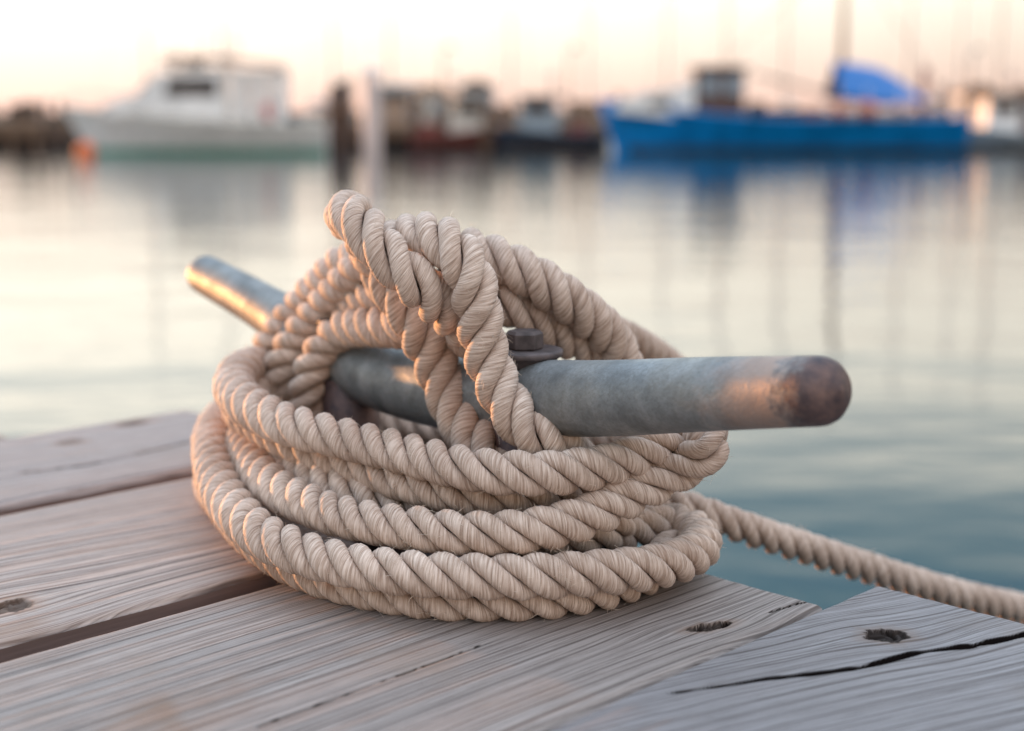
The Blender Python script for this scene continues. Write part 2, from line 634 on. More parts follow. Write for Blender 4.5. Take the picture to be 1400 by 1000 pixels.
    o = link_mesh('plank', allv, faces, [M_WOOD, M_EDGE], parent, True, mids, uvv[loops])
    sm = [True] * len(f) + [False] * (len(sides) + 1)
    o.data.polygons.foreach_set('use_smooth', sm)
    for nm, arr in (('knot_and_shade', knot_and_shade), ('warm', wrm)):
        at = o.data.attributes.new(nm, 'FLOAT', 'POINT')
        at.data.foreach_set('value', np.concatenate([arr.ravel(), np.zeros(nb)]).astype(np.float32))
    o.color = (*tone, 1)
    if label: o['label'] = label
    return o


def stx(px, py):
    g = G(px, py)
    return xy_st(g.x, g.y)


dock = tag(empty('wooden_dock', (0, 0, 0)), 'weathered grey plank dock under the rope coil, with gaps between its boards', 'dock')
k = stx
plank(dock, -1.285, -1.058, 0.79, 22, knots=[(*k(181, 579), 0.016, 0.010, 0, 0.6), (*k(95, 605), 0.012, 0.009, 0, 0.35)],
      corner=0.006, cracks=[([k(20, 647), k(120, 636), k(265, 603)], 0.0012, 0.0010, 0.002)], tone=(1.02, .97, .96))


def bend1(S, T):
    return S, T + 0.05 * np.exp(-((T + 0.93) / 0.10) ** 2) * np.exp(-((S - 0.35) / 0.22) ** 2) + 0.03 * S


plank(dock, -1.026, -0.767, 0.745, 23, bend=bend1, knots=[(*k(12, 830), 0.017, 0.012, 0.2, 0.8)], warm=[(*k(10, 862), 0.03, 0.012, .5)],
      corner=0.005, tone=(1.06, 0.97, 0.92))


def bend2(S, T):
    return S, T + 0.02 * np.sin(S * 5) * (T + 0.6) * 3


plank(dock, -0.737, -0.4575, 0.7375, 24, bend=bend2, knots=[(*k(970, 857), 0.0135, 0.0055, 0.35, 1.0)],
      cracks=[([k(350, 995), k(675, 876)], 0.0007, 0.0006, 0.003),
              ([k(1050, 838), k(1090, 826), k(1108, 822)], 0.0008, 0.0007, 0.003)],
      warm=[(*k(235, 975), 0.045, 0.028, .75), (*k(290, 940), 0.03, 0.012, .5), (*k(1108, 846), 0.012, 0.008, .6)], corner=0.005, ds=0.0012, tone=(0.80, 0.78, 0.77))


def bend3(S, T):
    # the grain of this board runs out across it at a shallow angle
    a = math.radians(17)
    s1, t1 = S - 0.75, T + 0.40
    return S, -0.40 + t1 * math.cos(a) - s1 * math.sin(a) + 0.004 * np.sin(S * 14)


plank(dock, -0.4545, -0.185, 0.797, 25, bend=bend3,
      knots=[(*k(1212, 869), 0.0125, 0.0100, 0.7, 1.0)],
      cracks=[([k(905, 950), k(985, 938), k(1050, 928), k(1120, 920), k(1180, 912), k(1250, 893), k(1330, 883), k(1362, 876), k(1430, 862)], 0.0008, 0.0026, 0.0025)],
      corner=0.004, ds=0.0009, tone=(0.66, 0.70, 0.76), label='board whose end juts out, split by a long crack')
plank(dock, -0.165, 0.10, 0.74, 26, s0=-1.4)
for sc_ in (0.62, -0.35):
    b = MB()
    x, y = st_xy(sc_, -0.72)
    b.box((x, y, -0.151), (1.75, 0.14, 0.20), rz=math.radians(-45), bev=0.004)
    b.build('stringer', M_EDGE, dock)
for s_, t_ in ((0.60, -1.45), (0.60, 0.02)):
    b = MB()
    x, y = st_xy(s_ - 0.16, t_)
    b.tube([(x, y, -2.0), (x, y, -0.053)], 0.11, 20)
    b.build('piling', M_EDGE, dock)


# ------------------------------------------------------------------ cleat
TIP_R, TIP_L = P(1122, 536, 0.72), P(287, 379, 1.28)


def on_axis(px, py):
    """point on the vertical plane through both horn tips seen at this pixel"""
    x, y, z = ray(px, py)
    dx, dy = TIP_L.x - TIP_R.x, TIP_L.y - TIP_R.y
    # k*x = Rx + f dx ; k*y = Ry + f dy
    kk = (TIP_R.x * dy - TIP_R.y * dx) / (x * dy - y * dx)
    return Vector((x * kk, y * kk, CAMH + z * kk))


def spline(ctrl, n_per=24, closed=False):
    """centripetal Catmull-Rom through points (any dimension)"""
    C = np.array(ctrl, dtype=float)
    C = np.vstack([2 * C[0] - C[1], C, 2 * C[-1] - C[-2]])
    out = []
    for i in range(1, len(C) - 2):
        p0, p1, p2, p3 = C[i - 1:i + 3]
        d = [max(1e-6, np.linalg.norm((b - a)[:3])) ** 0.5 for a, b in ((p0, p1), (p1, p2), (p2, p3))]
        t0, t1 = 0, d[0]
        t2, t3 = t1 + d[1], t1 + d[1] + d[2]
        for t in np.linspace(t1, t2, n_per, endpoint=False):
            a1 = (t1 - t) / (t1 - t0) * p0 + (t - t0) / (t1 - t0) * p1
            a2 = (t2 - t) / (t2 - t1) * p1 + (t - t1) / (t2 - t1) * p2
            a3 = (t3 - t) / (t3 - t2) * p2 + (t - t2) / (t3 - t2) * p3
            b1 = (t2 - t) / (t2 - t0) * a1 + (t - t0) / (t2 - t0) * a2
            b2 = (t3 - t) / (t3 - t1) * a2 + (t - t1) / (t3 - t1) * a3
            out.append((t2 - t) / (t2 - t1) * b1 + (t - t1) / (t2 - t1) * b2)
    out.append(C[-2])
    return np.array(out)


def resample(pts, step):
    d = np.concatenate([[0], np.cumsum(np.linalg.norm(np.diff(pts[:, :3], axis=0), axis=1))])
    n = max(4, int(round(d[-1] / step)))
    q = np.linspace(0, d[-1], n + 1)
    return np.stack([np.interp(q, d, pts[:, i]) for i in range(pts.shape[1])], 1), q


cleat = tag(empty('mooring_cleat', (-0.06, 1.0, 0)), 'grey galvanised iron cleat with two long tapering horns, wrapped in rope', 'cleat')
cleat_inv = Matrix.Translation(-Vector((-0.06, 1.0, 0)))


def iron_bar():
    ctrl = [(*on_axis(1151, 534), 0.0186), (*on_axis(1110, 535), 0.0190), (*on_axis(950, 540), 0.0218), (*on_axis(790, 545), 0.0246), (*on_axis(650, 541), 0.0268),
            (*on_axis(524, 515), 0.0262), (*on_axis(430, 465), 0.0235), (*on_axis(345, 411), 0.0198), (*on_axis(290, 381), 0.0185), (*on_axis(272, 371), 0.0180)]
    pts, q = resample(spline(ctrl), 0.004)
    rad = pts[:, 3].copy()
    L = q[-1]
    for i, s in enumerate(q):      # rounded ends
        for e in (s, L - s):
            rr = 0.017
            if e < rr:
                rad[i] *= math.sqrt(max(0.0, 1 - ((rr - e) / rr) ** 2.6)) * 0.999 + 0.001
    n = 40
    V, UV = [], []
    for i in range(len(pts)):
        t = pts[min(i + 1, len(pts) - 1), :3] - pts[max(i - 1, 0), :3]
        t /= np.linalg.norm(t)
        a = np.cross(t, (0, 0, 1)); a /= np.linalg.norm(a)
        b = np.cross(a, t)
        for kx in range(n + 1):
            w = 2 * math.pi * kx / n
            r = rad[i] * (1 + 0.006 * math.sin(3 * w + q[i] * 40))
            V.append(pts[i, :3] + r * (a * math.cos(w) + b * math.sin(w)))
            UV.append((q[i], w / 6.283 * 0.15))
    F = []
    m = n + 1
    for i in range(len(pts) - 1):
        for kx in range(n):
            F.append((i * m + kx, i * m + kx + 1, i * m + m + kx + 1, i * m + m + kx)[::-1])
    F.append(tuple(range(n)))
    F.append(tuple((len(pts) - 1) * m + kx for kx in range(n))[::-1])
    UV = np.array(UV)
    loops = np.fromiter((x for f in F for x in f), dtype=np.int64)
    V = [Vector(v) - cleat.location for v in V]
    return link_mesh('horn_bar', V, F, M_IRON, cleat, True, None, UV[loops])


iron_bar()
AX_DIR = Vector((TIP_L.x - TIP_R.x, TIP_L.y - TIP_R.y, 0)).normalized()
AX_ROT = math.atan2(AX_DIR.y, AX_DIR.x)
bolt_axis = on_axis(717, 542)
far_axis = Vector((-0.06, 1.0, 0)) * 2 - Vector((bolt_axis.x, bolt_axis.y, 0))
far_axis.z = bolt_axis.z - 0.002
for ax in (bolt_axis, far_axis):
    c = ax - cleat.location
    top = ax.z + 0.0245
    b = MB()
    b.lathe((c.x, c.y, 0), [(0.042, 0.0165), (0.036, 0.022), (0.027, 0.035), (0.023, 0.06), (0.024, ax.z - 0.015)], 28)
    b.build('leg', M_IRON, cleat)
    b = MB()
    b.lathe((c.x, c.y, top - 0.008), [(0.019, 0), (0.0205, 0.008), (0.0250, 0.0115), (0.0258, 0.012), (0.0258, 0.015), (0.0246, 0.0158)], 32)
    w = b.build('washer', M_RUST, cleat)
    b = MB()
    for j in range(1):
        ring = []
        prof = [(0.0115, 0.0), (0.0125, 0.0012), (0.0125, 0.0105), (0.0108, 0.0125)]
        b.lathe((c.x, c.y, top + 0.0077), prof, 6, smooth=False)
    b.build('bolt', M_RUST, cleat)
b = MB()
b.box((0, 0, 0.0085), (0.30, 0.115, 0.017), rz=AX_ROT, bev=0.004)
b.build('base_plate', M_RUST, cleat)


# ------------------------------------------------------------------ rope
ROPE_R = 0.0142
LAY = 0.0580


def rope_part(name, ctrl, parent, R=ROPE_R, lay=LAY, step=0.0022, phase=0.0, fuzz=1.0, nseg=18, label=None):
    """three strands laid right-handed round a smooth centre line; ctrl: (point, radius factor) or point"""
    C = []
    for c in ctrl:
        if isinstance(c, tuple) and len(c) == 2:
            C.append((*c[0], c[1]))
        else:
            C.append((*c, 1.0))
    pts, q = resample(spline(C, 30), step)
    # soften the control polygon
    for _ in range(14):
        pts[1:-1] = 0.25 * pts[:-2] + 0.5 * pts[1:-1] + 0.25 * pts[2:]
    Cn, RF = pts[:, :3], pts[:, 3]
    n = len(Cn)
    T = np.gradient(Cn, axis=0)
    T /= np.linalg.norm(T, axis=1)[:, None]
    A = np.zeros_like(T)
    a = np.cross(T[0], (0.1, 0.2, 1.0)); a /= np.linalg.norm(a)
    for i in range(n):
        a = a - T[i] * a.dot(T[i]); a /= np.linalg.norm(a)
        A[i] = a
    B = np.cross(T, A)
    dl = np.gradient(q)
    rs_seed = int(abs(Cn[0].sum()) * 1e5) % 9999
    RF = RF * (1 + 0.06 * (vnoise(q / 0.09 + 5, rs_seed + 31) - 0.5))
    turn = np.cumsum(2 * math.pi * dl / (lay * RF) * (1 + 0.16 * (vnoise(q / 0.07, rs_seed + 30) - 0.5))) + phase
    V, F, UV = [], [], []
    base = 0
    for kstr in range(3):
        th = turn + 2 * math.pi * kstr / 3
        wv = vnoise(q / 0.016 + kstr * 77, rs_seed + kstr)
        off = (R * RF * 0.583 * (1 + 0.05 * (wv - 0.5)))[:, None]
        rad = R * RF * 0.436 * (1 + 0.07 * (vnoise(q / 0.011 + 13, rs_seed + 5 + kstr) - 0.5))
        out = A * np.cos(th)[:, None] + B * np.sin(th)[:, None]
        c = Cn + off * out
        t = np.gradient(c, axis=0)
        sl = np.concatenate([[0], np.cumsum(np.linalg.norm(np.diff(c, axis=0), axis=1))])
        t /= np.linalg.norm(t, axis=1)[:, None]
        o2 = out - t * (out * t).sum(1)[:, None]
        o2 /= np.linalg.norm(o2, axis=1)[:, None]
        b2 = np.cross(t, o2)
        ph = np.linspace(0, 2 * math.pi, nseg + 1) + math.pi
        # plump, slightly flattened strand
        ca, sa = np.cos(ph), np.sin(ph)
        rr = rad[:, None] * (1 + 0.03 * np.sin(11 * ph + sl[:, None] * 900))
        v = c[:, None, :] + rr[..., None] * (ca[None, :, None] * o2[:, None, :] * 1.0 + sa[None, :, None] * b2[:, None, :] * 1.0)
        V.append(v.reshape(-1, 3))
        uv = np.zeros((n, nseg + 1, 2))
        uv[..., 0] = sl[:, None] + kstr * 3.7 + rs_seed * 0.01
        uv[..., 1] = (ph[None, :] / (2 * math.pi)) * 2 * math.pi * R * 0.525
        UV.append(uv.reshape(-1, 2))
        m = nseg + 1
        ii = np.arange(n - 1)[:, None] * m + np.arange(nseg)[None, :] + base
        F.append(np.stack([ii, ii + 1, ii + m + 1, ii + m], -1).reshape(-1, 4))
        base += n * m
        caps = [(base - n * m) + np.arange(nseg), base - m + np.arange(nseg)]
        for kk, cp in enumerate(caps):
            F.append(cp[None, :][:, ::-1] if kk == 0 else cp[None, :])
    V = np.concatenate(V)
    UV = np.concatenate(UV)
    faces, mids = [], []
    for f in F:
        for x in f.tolist():
            faces.append(tuple(x)); mids.append(0)
    # outward winding
    # stray fibres standing off the strands
    nf = int(q[-1] * 950 * fuzz)
    knotty = np.random.default_rng(rs_seed + 50).integers(5, n - 6, max(2, int(q[-1] / 0.16)))
    fv, ff = [], []
    fb = len(V)
    rr = np.random.default_rng(rs_seed + 99)
    for j in range(nf):
        i = int(rr.integers(3, n - 4))
        if rr.random() < 0.28:
            i = int(np.clip(rr.choice(knotty) + rr.normal(0, 1.6), 3, n - 4))
        kstr = int(rr.integers(0, 3))
        th = turn[i] + 2 * math.pi * kstr / 3
        outv = A[i] * math.cos(th) + B[i] * math.sin(th)
        side = np.cross(T[i], outv)
        g = rr.normal(0, 1, 3)
        g2 = outv * (0.5 + 0.6 * rr.random()) + side * rr.normal(0, .7)
        g2 /= np.linalg.norm(g2)
        p0 = Cn[i] + outv * R * RF[i] * 0.56 + g2 * R * RF[i] * 0.43
        ln = 0.0025 + 0.006 * rr.random() ** 2.5
        d0 = g2 * 0.5 + T[i] * rr.choice([-1, 1]) * (0.5 + rr.random()) + g * 0.25
        d0 /= np.linalg.norm(d0)
        d1 = d0 + g * 0.35 - np.array((0, 0, 0.25))
        d1 /= np.linalg.norm(d1)
        p1 = p0 + d0 * ln * 0.5
        p2 = p1 + d1 * ln * 0.5
        w = 0.000085 + 0.00007 * rr.random()
        a_ = np.cross(d0, outv + 0.01); a_ /= np.linalg.norm(a_)
        b_ = np.cross(d0, a_)
        s = len(fv) + fb
        for pp, ww in ((p0, w), (p1, w * .9), (p2, w * .5)):
            for qd in (0, 2.094, 4.189):
                fv.append(pp + ww * (a_ * math.cos(qd) + b_ * math.sin(qd)))
        for lv in (0, 3):
            for e in range(3):
                e2 = (e + 1) % 3
                ff.append((s + lv + e, s + lv + e2, s + lv + 3 + e2, s + lv + 3 + e))
    if fv:
        V = np.concatenate([V, np.array(fv)])
        UV = np.concatenate([UV, np.zeros((len(fv), 2))])
        faces += ff
        mids += [1] * len(ff)
    loops = np.fromiter((x for f in faces for x in f), dtype=np.int64)
    o = link_mesh(name, V, faces, [M_ROPE, M_FUZZ], parent, True, mids, UV[loops])
    if label: o['label'] = label
    return o


rope = tag(empty('mooring_rope', (0, 0, 0)), 'thick beige three-strand rope coiled round the iron cleat and leading off over the water', 'rope')
V3 = Vector
LF = 1.14

# bottom turn, lying on the boards
rope_part('coil_turn', [(V3((0.06, 1.08, 0.0135)), 1), (V3((-0.04, 1.19, .0135)), 1), (V3((-0.15, 1.27, .0135)), LF), (V3((-0.235, 1.22, .0135)), LF), (G(292, 655, .0140), LF), (G(312, 692, .0138), LF), (G(352, 738, .0135), 1.08), G(440, 787, .0135),
                        G(560, 812, .0135), G(690, 818, .0135), G(800, 808, .0135), G(880, 784, .0135), G(915, 755, .0135), V3((0.095, 0.99, .0135)), V3((0.05, 1.05, .016))], rope, phase=0.4)
# second turn, the widest one with the bight on the near side
rope_part('coil_turn', [(V3((0.035, 1.02, .050)), 1), (V3((-0.02, 1.16, .052)), 1), (V3((-0.13, 1.28, .056)), LF), (V3((-0.215, 1.27, .058)), LF), (G(304, 573, .055), LF), (G(294, 635, .049), LF), (G(316, 692, .043), 1.12),
                        (G(368, 738, .038), 1.06), (G(450, 767, .0335), 1.0), G(560, 784, .032), G(690, 789, .032), G(800, 785, .031), G(890, 776, .028), G(935, 764, .026), G(958, 745, .025),
                        G(945, 722, .025), G(918, 714, .026), G(880, 722, .027), G(840, 730, .028)], rope, phase=2.0)
# middle turn that climbs to the near horn
rope_part('coil_turn', [(V3((-0.03, 1.20, .07)), 1), (V3((-0.13, 1.24, .066)), 1.1), (V3((-0.19, 1.19, .064)), 1.1), (G(338, 597, .060), 1.1), (G(347, 632, .057), 1.06), (G(369, 662, .055), 1.04), (G(403, 682, .054), 1.02), G(470, 707, .053), G(560, 722, .053), G(640, 729, .0535), G(720, 727, .055), G(800, 708, .060),
                        G(868, 674, .070), G(930, 642, .083), G(970, 616, .097), (P(972, 600, .86), .96), P(930, 600, .93), P(880, 590, 1.0)], rope, phase=1.1)
# a tighter inner turn glimpsed between the others
rope_part('coil_turn', [V3((-0.05, 1.19, .035)), V3((-0.14, 1.22, .038)), G(362, 588, .066), G(372, 612, .064), G(392, 630, .062), G(421, 649, .060), G(458, 668, .057), G(500, 684, .053), G(572, 708, .044), G(660, 728, .037), G(760, 733, .035), G(840, 722, .034), V3((.06, 0.97, .036)), V3((0.03, 1.05, .036))], rope, phase=0.0, fuzz=.5)
# turn just under the top one
rope_part('coil_turn', [V3((-0.06, 1.22, .09)), V3((-0.15, 1.22, .088)), (G(330, 556, .083), 1), G(356, 584, .080), G(408, 611, .077), G(480, 633, .074), G(560, 660, .070), G(640, 675, .068), G(720, 678, .066), G(790, 660, .066), V3((0.05, 0.93, .068)), V3((0.03, 1.0, .07))], rope, phase=2.6, fuzz=.6)
# top turn
rope_part('coil_turn', [(P(470, 520, 1.2), 1), (P(420, 500, 1.2), 1), (P(365, 497, 1.16), 1.05), (P(332, 505, 1.10), 1.1), (G(320, 527, .103), 1.12), (G(341, 556, .101), 1.1), (G(400, 583, .098), 1.04), G(480, 602, .094), G(560, 622, .091), G(640, 641, .089), G(720, 648, .088), G(800, 643, .088), G(860, 628, .091),
                        G(905, 610, .096), P(930, 597, .90), P(930, 590, .98), P(880, 580, 1.04)], rope, phase=0.7)
# wraps over the far horn and the crossings
rope_part('horn_wrap', [P(378, 545, 1.13), P(383, 515, 1.12), P(390, 489, 1.115), P(407, 464, 1.11), P(428, 438, 1.10), P(450, 414, 1.085), P(471, 391, 1.065), P(490, 369, 1.045),
                        P(522, 348, 1.02), P(590, 334, .985), P(655, 345, .96), P(718, 373, .95), P(778, 412, .955), P(815, 442, .97), P(840, 472, .985), P(855, 515, 1.0), P(860, 565, 1.02)], rope, phase=.2, R=ROPE_R * 1.10)
rope_part('horn_wrap', [P(352, 545, 1.18), P(354, 520, 1.17), P(358, 499, 1.165), P(366, 477, 1.16), P(383, 453, 1.15), P(404, 427, 1.14), P(426, 403, 1.125), P(449, 381, 1.10), P(470, 362, 1.08),
                        P(504, 354, 1.05), P(560, 352, 1.01)], rope, phase=1.7, R=ROPE_R * 1.10)
rope_part('horn_wrap', [P(421, 570, 1.09), P(421, 544, 1.08), P(424, 515, 1.075), P(438, 483, 1.07), P(464, 455, 1.06), P(503, 447, 1.025), P(541, 448, .995), P(580, 447, .975), P(620, 453, .955), P(660, 466, .935)], rope, phase=2.9, R=ROPE_R * 1.10)
rope_part('horn_wrap', [P(455, 432, 1.10), P(480, 418, 1.07), P(510, 406, 1.035), P(545, 394, 1.0), P(600, 386, .98), P(655, 398, .965), P(700, 423, .958), P(745, 447, .968), P(788, 471, .985), P(830, 500, 1.0), P(850, 550, 1.02)], rope, phase=.9)
rope_part('horn_wrap', [P(760, 430, 1.05), P(800, 440, 1.07), P(836, 452, 1.10), P(868, 468, 1.13), P(897, 485, 1.17), P(925, 510, 1.2), P(935, 560, 1.2)], rope, phase=.3, R=ROPE_R * .95)
# near strands hanging over the bar
rope_part('hitch_loop', [P(518, 362, .985), P(534, 385, .962), P(552, 412, .950), P(576, 450, .946), P(596, 495, .950), (P(617, 543, .943), 1.06), (P(640, 585, .926), 1.1), (P(664, 622, .905), 1.08), (P(690, 660, .90), 1.05)], rope, phase=.9, R=ROPE_R * 1.20, lay=LAY * 1.12)
rope_part('hitch_loop', [P(548, 378, .985), P(514, 342, .975), P(484, 308, .958), P(476, 292, .925), P(496, 310, .896), P(515, 335, .884), P(538, 358, .879), P(564, 382, .877), P(590, 405, .888), P(616, 430, .906), P(645, 457, .935), P(672, 482, .96)], rope, phase=1.5, R=ROPE_R * 1.07, lay=LAY * 1.12,
          label='bight that stands up above the knot')
rope_part('hitch_loop', [P(512, 356, .975), P(534, 337, .942), P(561, 325, .914), P(592, 324, .893), P(621, 341, .877), P(643, 375, .871), P(653, 424, .875), P(661, 471, .879), P(678, 522, .879), (P(705, 569, .873), 1.05), (P(738, 601, .868), 1.06), (P(773, 620, .88), 1.04), P(800, 640, .90)], rope, phase=0.0, R=ROPE_R * 1.12, lay=LAY * 1.1)
# the far side of the coil, seen through the gaps under the bar
rope_part('coil_turn', [P(945, 600, .90), P(925, 592, .955), P(860, 594, 1.01), P(800, 596, 1.05), P(755, 606, 1.09)], rope, phase=1.9, fuzz=.4)
# line leading away to the moored boat
rope_part('running_line', [(V3((0.02, 1.10, .045)), 1), (P(880, 678, 1.06), .96), (P(940, 694, 1.045), .94), (P(1000, 716, 1.05), .94), (P(1100, 749, 1.08), .95), (P(1200, 781, 1.12), .97), (P(1300, 811, 1.17), .98), (P(1400, 833, 1.23), 1.0), (P(1600, 865, 1.40), 1), (V3((1.6, 2.1, -.45)), 1), (V3((2.4, 2.8, -.74)), 1)], rope, phase=.6)

# ================================================================== the far side of the harbour (50 m and more away)
WHITE = paint('white_gelcoat', (0.88, 0.88, 0.86), 0.35)
CREAM = paint('cream_paint', (0.66, 0.62, 0.55), 0.5)
BLUE = paint('blue_hull_paint', (0.003, 0.30, 0.84), 0.4, var=.25, scale=1.2)
TARP = paint('blue_tarpaulin', (0.002, 0.13, 0.42), 0.5)
GREEN = paint('green_antifouling', (0.06, 0.30, 0.22), 0.6)
NAVY = paint('navy_paint', (0.03, 0.045, 0.075), 0.45)
GLASS = paint('dark_window_glass', (0.02, 0.03, 0.035), 0.08)
BROWN = paint('tarred_timber', (0.20, 0.125, 0.08), 0.85, var=.3)
DARK = paint('dark_timber', (0.085, 0.055, 0.042), 0.85, var=.3)
TAN = paint('sun_bleached_timber', (0.42, 0.29, 0.20), 0.85, var=.25)
ORANGE = paint('orange_plastic', (0.80, 0.16, 0.03), 0.4)
SALMON = paint('salmon_float', (0.60, 0.20, 0.12), 0.45)
STEEL = paint('grey_steel', (0.30, 0.30, 0.31), 0.45, 0.4)
MASTM = paint('varnished_spar', (0.26, 0.17, 0.11), 0.5)
ALU = paint('pale_spar', (0.62, 0.58, 0.54), 0.4)
GREYB = paint('blue_grey_paint', (0.30, 0.37, 0.42), 0.5)
MAROON = paint('maroon_paint', (0.20, 0.05, 0.04), 0.5)
RED = paint('red_cover', (0.50, 0.06, 0.04), 0.5)


def far(px, Y, z=WATER_Z):
    return Vector((P(px, 190, Y).x, Y, z))


def zpx(py, Y):
    return P(700, py, Y).z - WATER_Z


def hull_rings(L, beam, sheer, n=22, rake=0.9, keel=-0.45, stern=0.78, full=2.2, z0=None):
    """half-beam and height stations from stern (x=-L/2) to stem (x=+L/2)"""
    rings = []
    for i in range(n + 1):
        u = i / n
        hb = beam / 2 * (stern + (1 - stern) * min(1, u * 2.2)) * (1 - max(0, (u - .45) / .55) ** full)
        hb = max(hb, 0.012)
        sz = sheer(u)
        sec = []
        for j in range(9):
            w = j / 8
            z = keel + (sz - keel) * w
            yy = hb * (w ** 0.42) * (0.86 + 0.14 * w)
            xx = -L / 2 + L * u + rake * (w - 1) * max(0, (u - .6) / .4) ** 1.5
            sec.append((xx, yy, z))
        rings.append([(x, -y, z) for x, y, z in reversed(sec)] + sec[1:])
    return rings


def deck_mesh(rings, drop):
    m = MB()
    rr = []
    for r in rings:
        a, b_ = r[0], r[-1]
        rr.append([(a[0], a[1] * .97, a[2] - drop), (0.5 * (a[0] + b_[0]), 0, a[2] - drop + .04), (b_[0], b_[1] * .97, b_[2] - drop)])
    return m.loft(rr)


def rail(rings, h, i0, i1, name, mat, parent, step=3, r=0.018):
    for side in (0, -1):
        m = MB()
        pts = [Vector(rings[i][side]) + Vector((0, 0, h)) for i in range(i0, i1)]
        m.tube(pts, r, 6)
        for i in range(i0, i1, step):
            p = Vector(rings[i][side])
            m.tube([p, p + Vector((0, 0, h))], r * .8, 6)
        m.build(name, mat, parent)


def boat_base(name, loc, rz, L, beam, sheer, hull_m, boot_m, label, cat='boat', deck_m=None, **kw):
    root = tag(empty(name, loc, rz), label, cat)
    rings = hull_rings(L, beam, sheer, **kw)
    m = MB()
    m.loft(rings)
    m._add(rings[0], [tuple(range(len(rings[0])))], False)
    m.build('hull', hull_m, root)
    # boot top: a proud strip at the waterline
    m = MB()
    rr = []
    for r in rings[:-1]:
        half = len(r) // 2
        a = np.array(r[half:])
        ring_ = []
        for zz in (-0.05, 0.06, 0.17):
            w = np.interp(zz, a[:, 2], a[:, 1]); x = np.interp(zz, a[:, 2], a[:, 0])
            ring_.append((x, w + .015, zz))
        rr.append([(x, -y, z) for x, y, z in ring_] + [(x, y, z) for x, y, z in reversed(ring_)])
    m.loft(rr)
    m.build('boot_stripe', boot_m, root)
    deck_mesh(rings, 0.22).build('deck', deck_m or CREAM, root)
    m = MB()
    for side in (0, -1):
        m.tube([Vector(r[side]) + Vector((0, 0, .02)) for r in rings], 0.045, 6)
    m.build('rub_rail', hull_m if hull_m is not WHITE else CREAM, root)
    return root, rings


# ---- the white sport fishing boat
YW = 52.0
px2m = YW / FPX / math.cos(math.radians(9.0)) * 0.985
cx = far(268, YW)
wb_, rg = boat_base('fishing_boat', cx, math.radians(180 + 4), 9.6, 3.1, lambda u: 1.05 + 0.62 * max(0, u - .25) ** 1.3 / .75 ** 1.3, WHITE, GREEN,
                    'white fishing boat with green waterline and flybridge, moored across the harbour', n=22, rake=1.15)
m = MB()   # trunk cabin with raked windscreen; x forward
m.prism([(-1.3, 1.1), (3.1, 1.30), (2.6, 1.95), (1.9, 2.05), (1.05, 2.85), (-1.2, 2.95)], -1.15, 1.15)
cab = m.build('cabin', WHITE, wb_)
for side in (-1, 1):
    m = MB()
    m.prism([(-1.0, 2.05), (0.9, 2.05), (0.75, 2.65), (-1.0, 2.70)], side * 1.153, side * 1.17)
    m.build('side_window', GLASS, wb_)
m = MB()
m.loft([[(1.93, -1.0, 2.12), (1.93, 1.0, 2.12)], [(1.16, -1.0, 2.80), (1.16, 1.0, 2.80)], ])
for i, v in enumerate(m.v): m.v[i] = (v[0] + .02, v[1], v[2] + .02)
m.build('windscreen', GLASS, wb_)
m = MB()
m.prism([(-1.5, 2.97), (0.75, 2.97), (1.0, 3.25), (0.9, 3.27), (0.6, 3.05), (-1.5, 3.05)], -1.1, 1.1)
m.box((-0.1, 0, 3.22), (0.5, 0.9, 0.36), bev=.05)
m.build('flybridge', CREAM, wb_)
m = MB()
for x in (-1.35, 0.55):
    for y in (-.95, .95):
        m.tube([(x, y, 2.98), (x - .06, y * .95, 3.32)], 0.035, 8)
m.prism([(0.95, 3.36), (0.95, 3.46), (-1.4, 3.42), (-3.35, 3.14), (-3.35, 3.05), (-1.4, 3.32)], -1.15, 1.15)
m.build('hardtop', paint('faded_canvas', (0.24, 0.15, 0.13), 0.7), wb_)
for x, y, h_, tilt in ((-1.3, -.8, 4.6, -.2), (-1.3, .8, 4.6, -.2), (-0.4, 0, 4.5, 0), (0.4, 0.3, 4.1, .02)):
    m = MB()
    m.tube([(x, y, 3.4), (x + tilt * 2, y * 1.1, h_)], [0.035, 0.02], 6)
    m.lathe((x, y, 3.4), [(.07, -.01), (.07, .05), (.03, .12)], 10)
    m.build('antenna', ALU, wb_)
m = MB()
for y in (-1.0, 1.0):
    for x in (-1.75, -2.45, -3.15):
        m.box((x, y, 1.92), (0.42, .06, 2.0), bev=.02)
m.box((-2.35, 0, 2.96), (2.1, 2.1, .07), bev=.02)
m.build('cockpit_shelter', WHITE, wb_)
m = MB()
m.box((-2.9, 0, 1.25), (0.5, 0.5, 0.9), bev=.05)
m.lathe((-2.9, 0, 1.7), [(0.24, 0), (0.24, .12), (.05, .2)], 12)
m.build('fighting_chair', NAVY, wb_)
m = MB()
m.box((-3.3, -0.9, 1.15), (0.7, .5, .55), bev=.05)
m.build('tackle_box', NAVY, wb_)
m = MB()
m.box((-2.75, 0.95, 1.5), (0.35, .3, .6), bev=.08)
m.build('jacket_locker', RED, wb_)
rail(rg, .62, 12, 22, 'bow_rail', STEEL, wb_)

